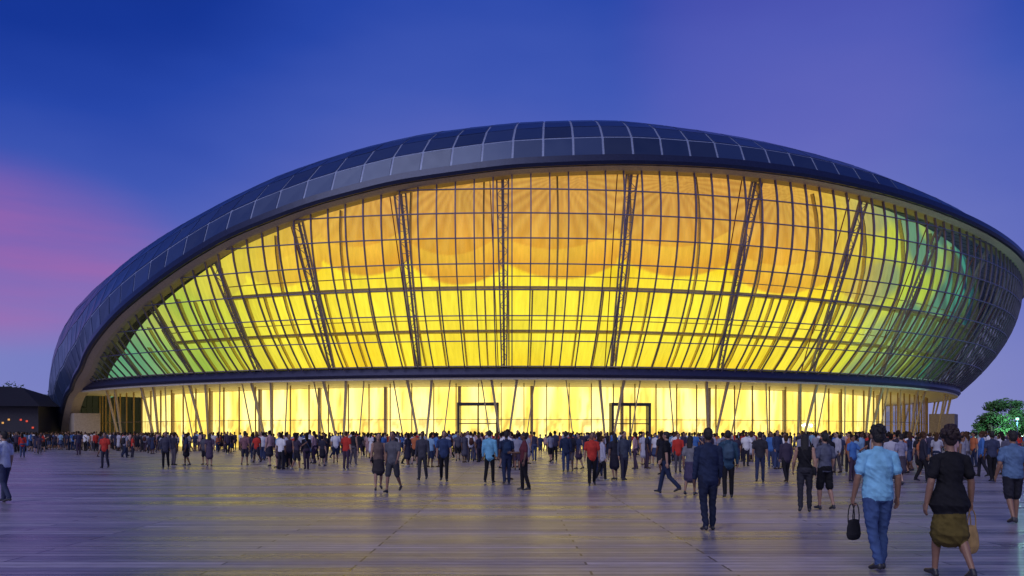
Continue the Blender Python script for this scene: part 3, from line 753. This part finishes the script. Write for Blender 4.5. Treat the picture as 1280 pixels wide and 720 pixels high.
cm=dict(skin=randmat('crowd_skin',SK,3.7,.5),
 top=randmat('crowd_tops',[(.03,.04,.09),(.6,.6,.65),(.02,.02,.03),(.48,.04,.03),(.06,.16,.42),(.08,.08,.11),(.5,.32,.32),(.03,.03,.05),(.20,.34,.5),(.25,.25,.32),(.04,.04,.08),(.45,.14,.06),(.7,.7,.74),(.02,.02,.03),(.42,.42,.50),(.05,.04,.07)],17.3),
 bottom=randmat('crowd_bottoms',[(.02,.03,.07),(.015,.015,.02),(.05,.07,.15),(.09,.08,.10),(.03,.03,.05),(.02,.02,.03),(.06,.04,.07)],41.9),
 hair=randmat('crowd_hair',[(.01,.008,.008),(.02,.012,.008),(.06,.03,.015),(.012,.01,.01)],7.7),
 shoe=randmat('crowd_shoes',[(.02,.02,.02),(.3,.3,.3),(.05,.03,.02),(.03,.03,.05)],11.1,.5),
 bag=randmat('crowd_bags',[(.03,.03,.04),(.1,.04,.03),(.05,.08,.15),(.2,.15,.1)],23.3))
cm['eye']=cm['hair']; cm['lip']=cm['skin']
vars_=[dict(top='tee',bot='jeans',stride=.1),dict(top='jacket',bot='jeans',stride=.0,armL=(10,8,60),armR=(5,8,20)),
 dict(top='tee',bot='shorts',stride=.5,armL=(-12,8,10),armR=(15,8,20)),dict(fem=1,top='dress',bot='none',hair='long',stride=.1),
 dict(fem=1,top='tank',bot='jeans',hair='pony',stride=.3),dict(fem=1,top='tee',bot='skirt',hair='bun',stride=.3,hem=.6),
 dict(top='tee',bot='jeans',stride=.7,lead=-1,armL=(18,8,20),armR=(-14,8,10),pack=1),dict(top='jacket',bot='jeans',stride=.4,hair='curly',bulk=1.12),
 dict(fem=1,top='jacket',bot='jeans',hair='long',stride=.2,sling=1),dict(top='tee',bot='jeans',stride=0,armL=(25,20,100),armR=(0,8,10),bulk=1.05),
 dict(fem=1,top='tee',bot='shorts',hair='long',stride=.4,armR=(30,10,95)),dict(top='tee',bot='shorts',stride=.1,bulk=1.15,armL=(5,14,15),armR=(5,14,15))]
vm_=[build_person('crowd_person_%d'%i,o,.02,cm) for i,o in enumerate(vars_)]
crowd=empty('crowd'); pts=[]; cells={}
def addp(x,y):
    kx,ky=int(x//1),int(y//1)
    for i in(-1,0,1):
        for j in(-1,0,1):
            for a,b in cells.get((kx+i,ky+j),[]):
                if (a-x)**2+(b-y)**2<.16: return False
    cells.setdefault((kx,ky),[]).append((x,y)); pts.append((x,y))
    ob=bpy.data.objects.new('person',vm_[rng.integers(len(vm_))]); COL.objects.link(ob); ob.parent=crowd
    ob.location=(x,y,0); s=1.0*(.97+.045*rng.standard_normal()); s=min(1.06,max(.88,s)); ob.scale=(s,s,s)
    r=rng.random(); ob.rotation_euler=(0,0,(rng.standard_normal()*.6 if r<.55 else math.pi+rng.standard_normal()*.7 if r<.8 else rng.random()*6.28))
    return True
def group(x,y):
    for i in range(int(rng.choice([1,2,2,3,4,5]))): addp(x+rng.standard_normal()*.65,y+rng.standard_normal()*.6)
while len(pts)<1050:   # dense belt along the facade
    t=rng.uniform(-60,60); rr=rng.choice([rng.uniform(71.5,82),rng.uniform(72,100)])
    a=math.radians(t); x=rr*math.sin(a); y=CY-rr*math.cos(a)
    if y<46 or abs(x/y)>.7: continue
    group(x,y)
n0=len(pts)
while len(pts)<n0+125:
    y=rng.uniform(36,52); x=rng.uniform(-.45,.62)*y; group(x,y)
n0=len(pts)
while len(pts)<n0+14:
    y=rng.uniform(28,36); x=rng.uniform(-.2,.62)*y; addp(x,y)
n0=len(pts)
while len(pts)<n0+26:
    y=rng.uniform(27,40); x=rng.uniform(.33,.64)*y; addp(x,y)

# ------------------------------------------------------------------ camera
cam=bpy.data.cameras.new('camera'); co=bpy.data.objects.new('camera',cam); COL.objects.link(co)
cam.sensor_width=36; cam.lens=28.125; cam.shift_y=.1414; cam.clip_end=6000; cam.clip_start=.1
co.location=(0,0,1.7); co.rotation_euler=(math.radians(90),0,0)
scene.camera=co
print('people',npc,len(pts))
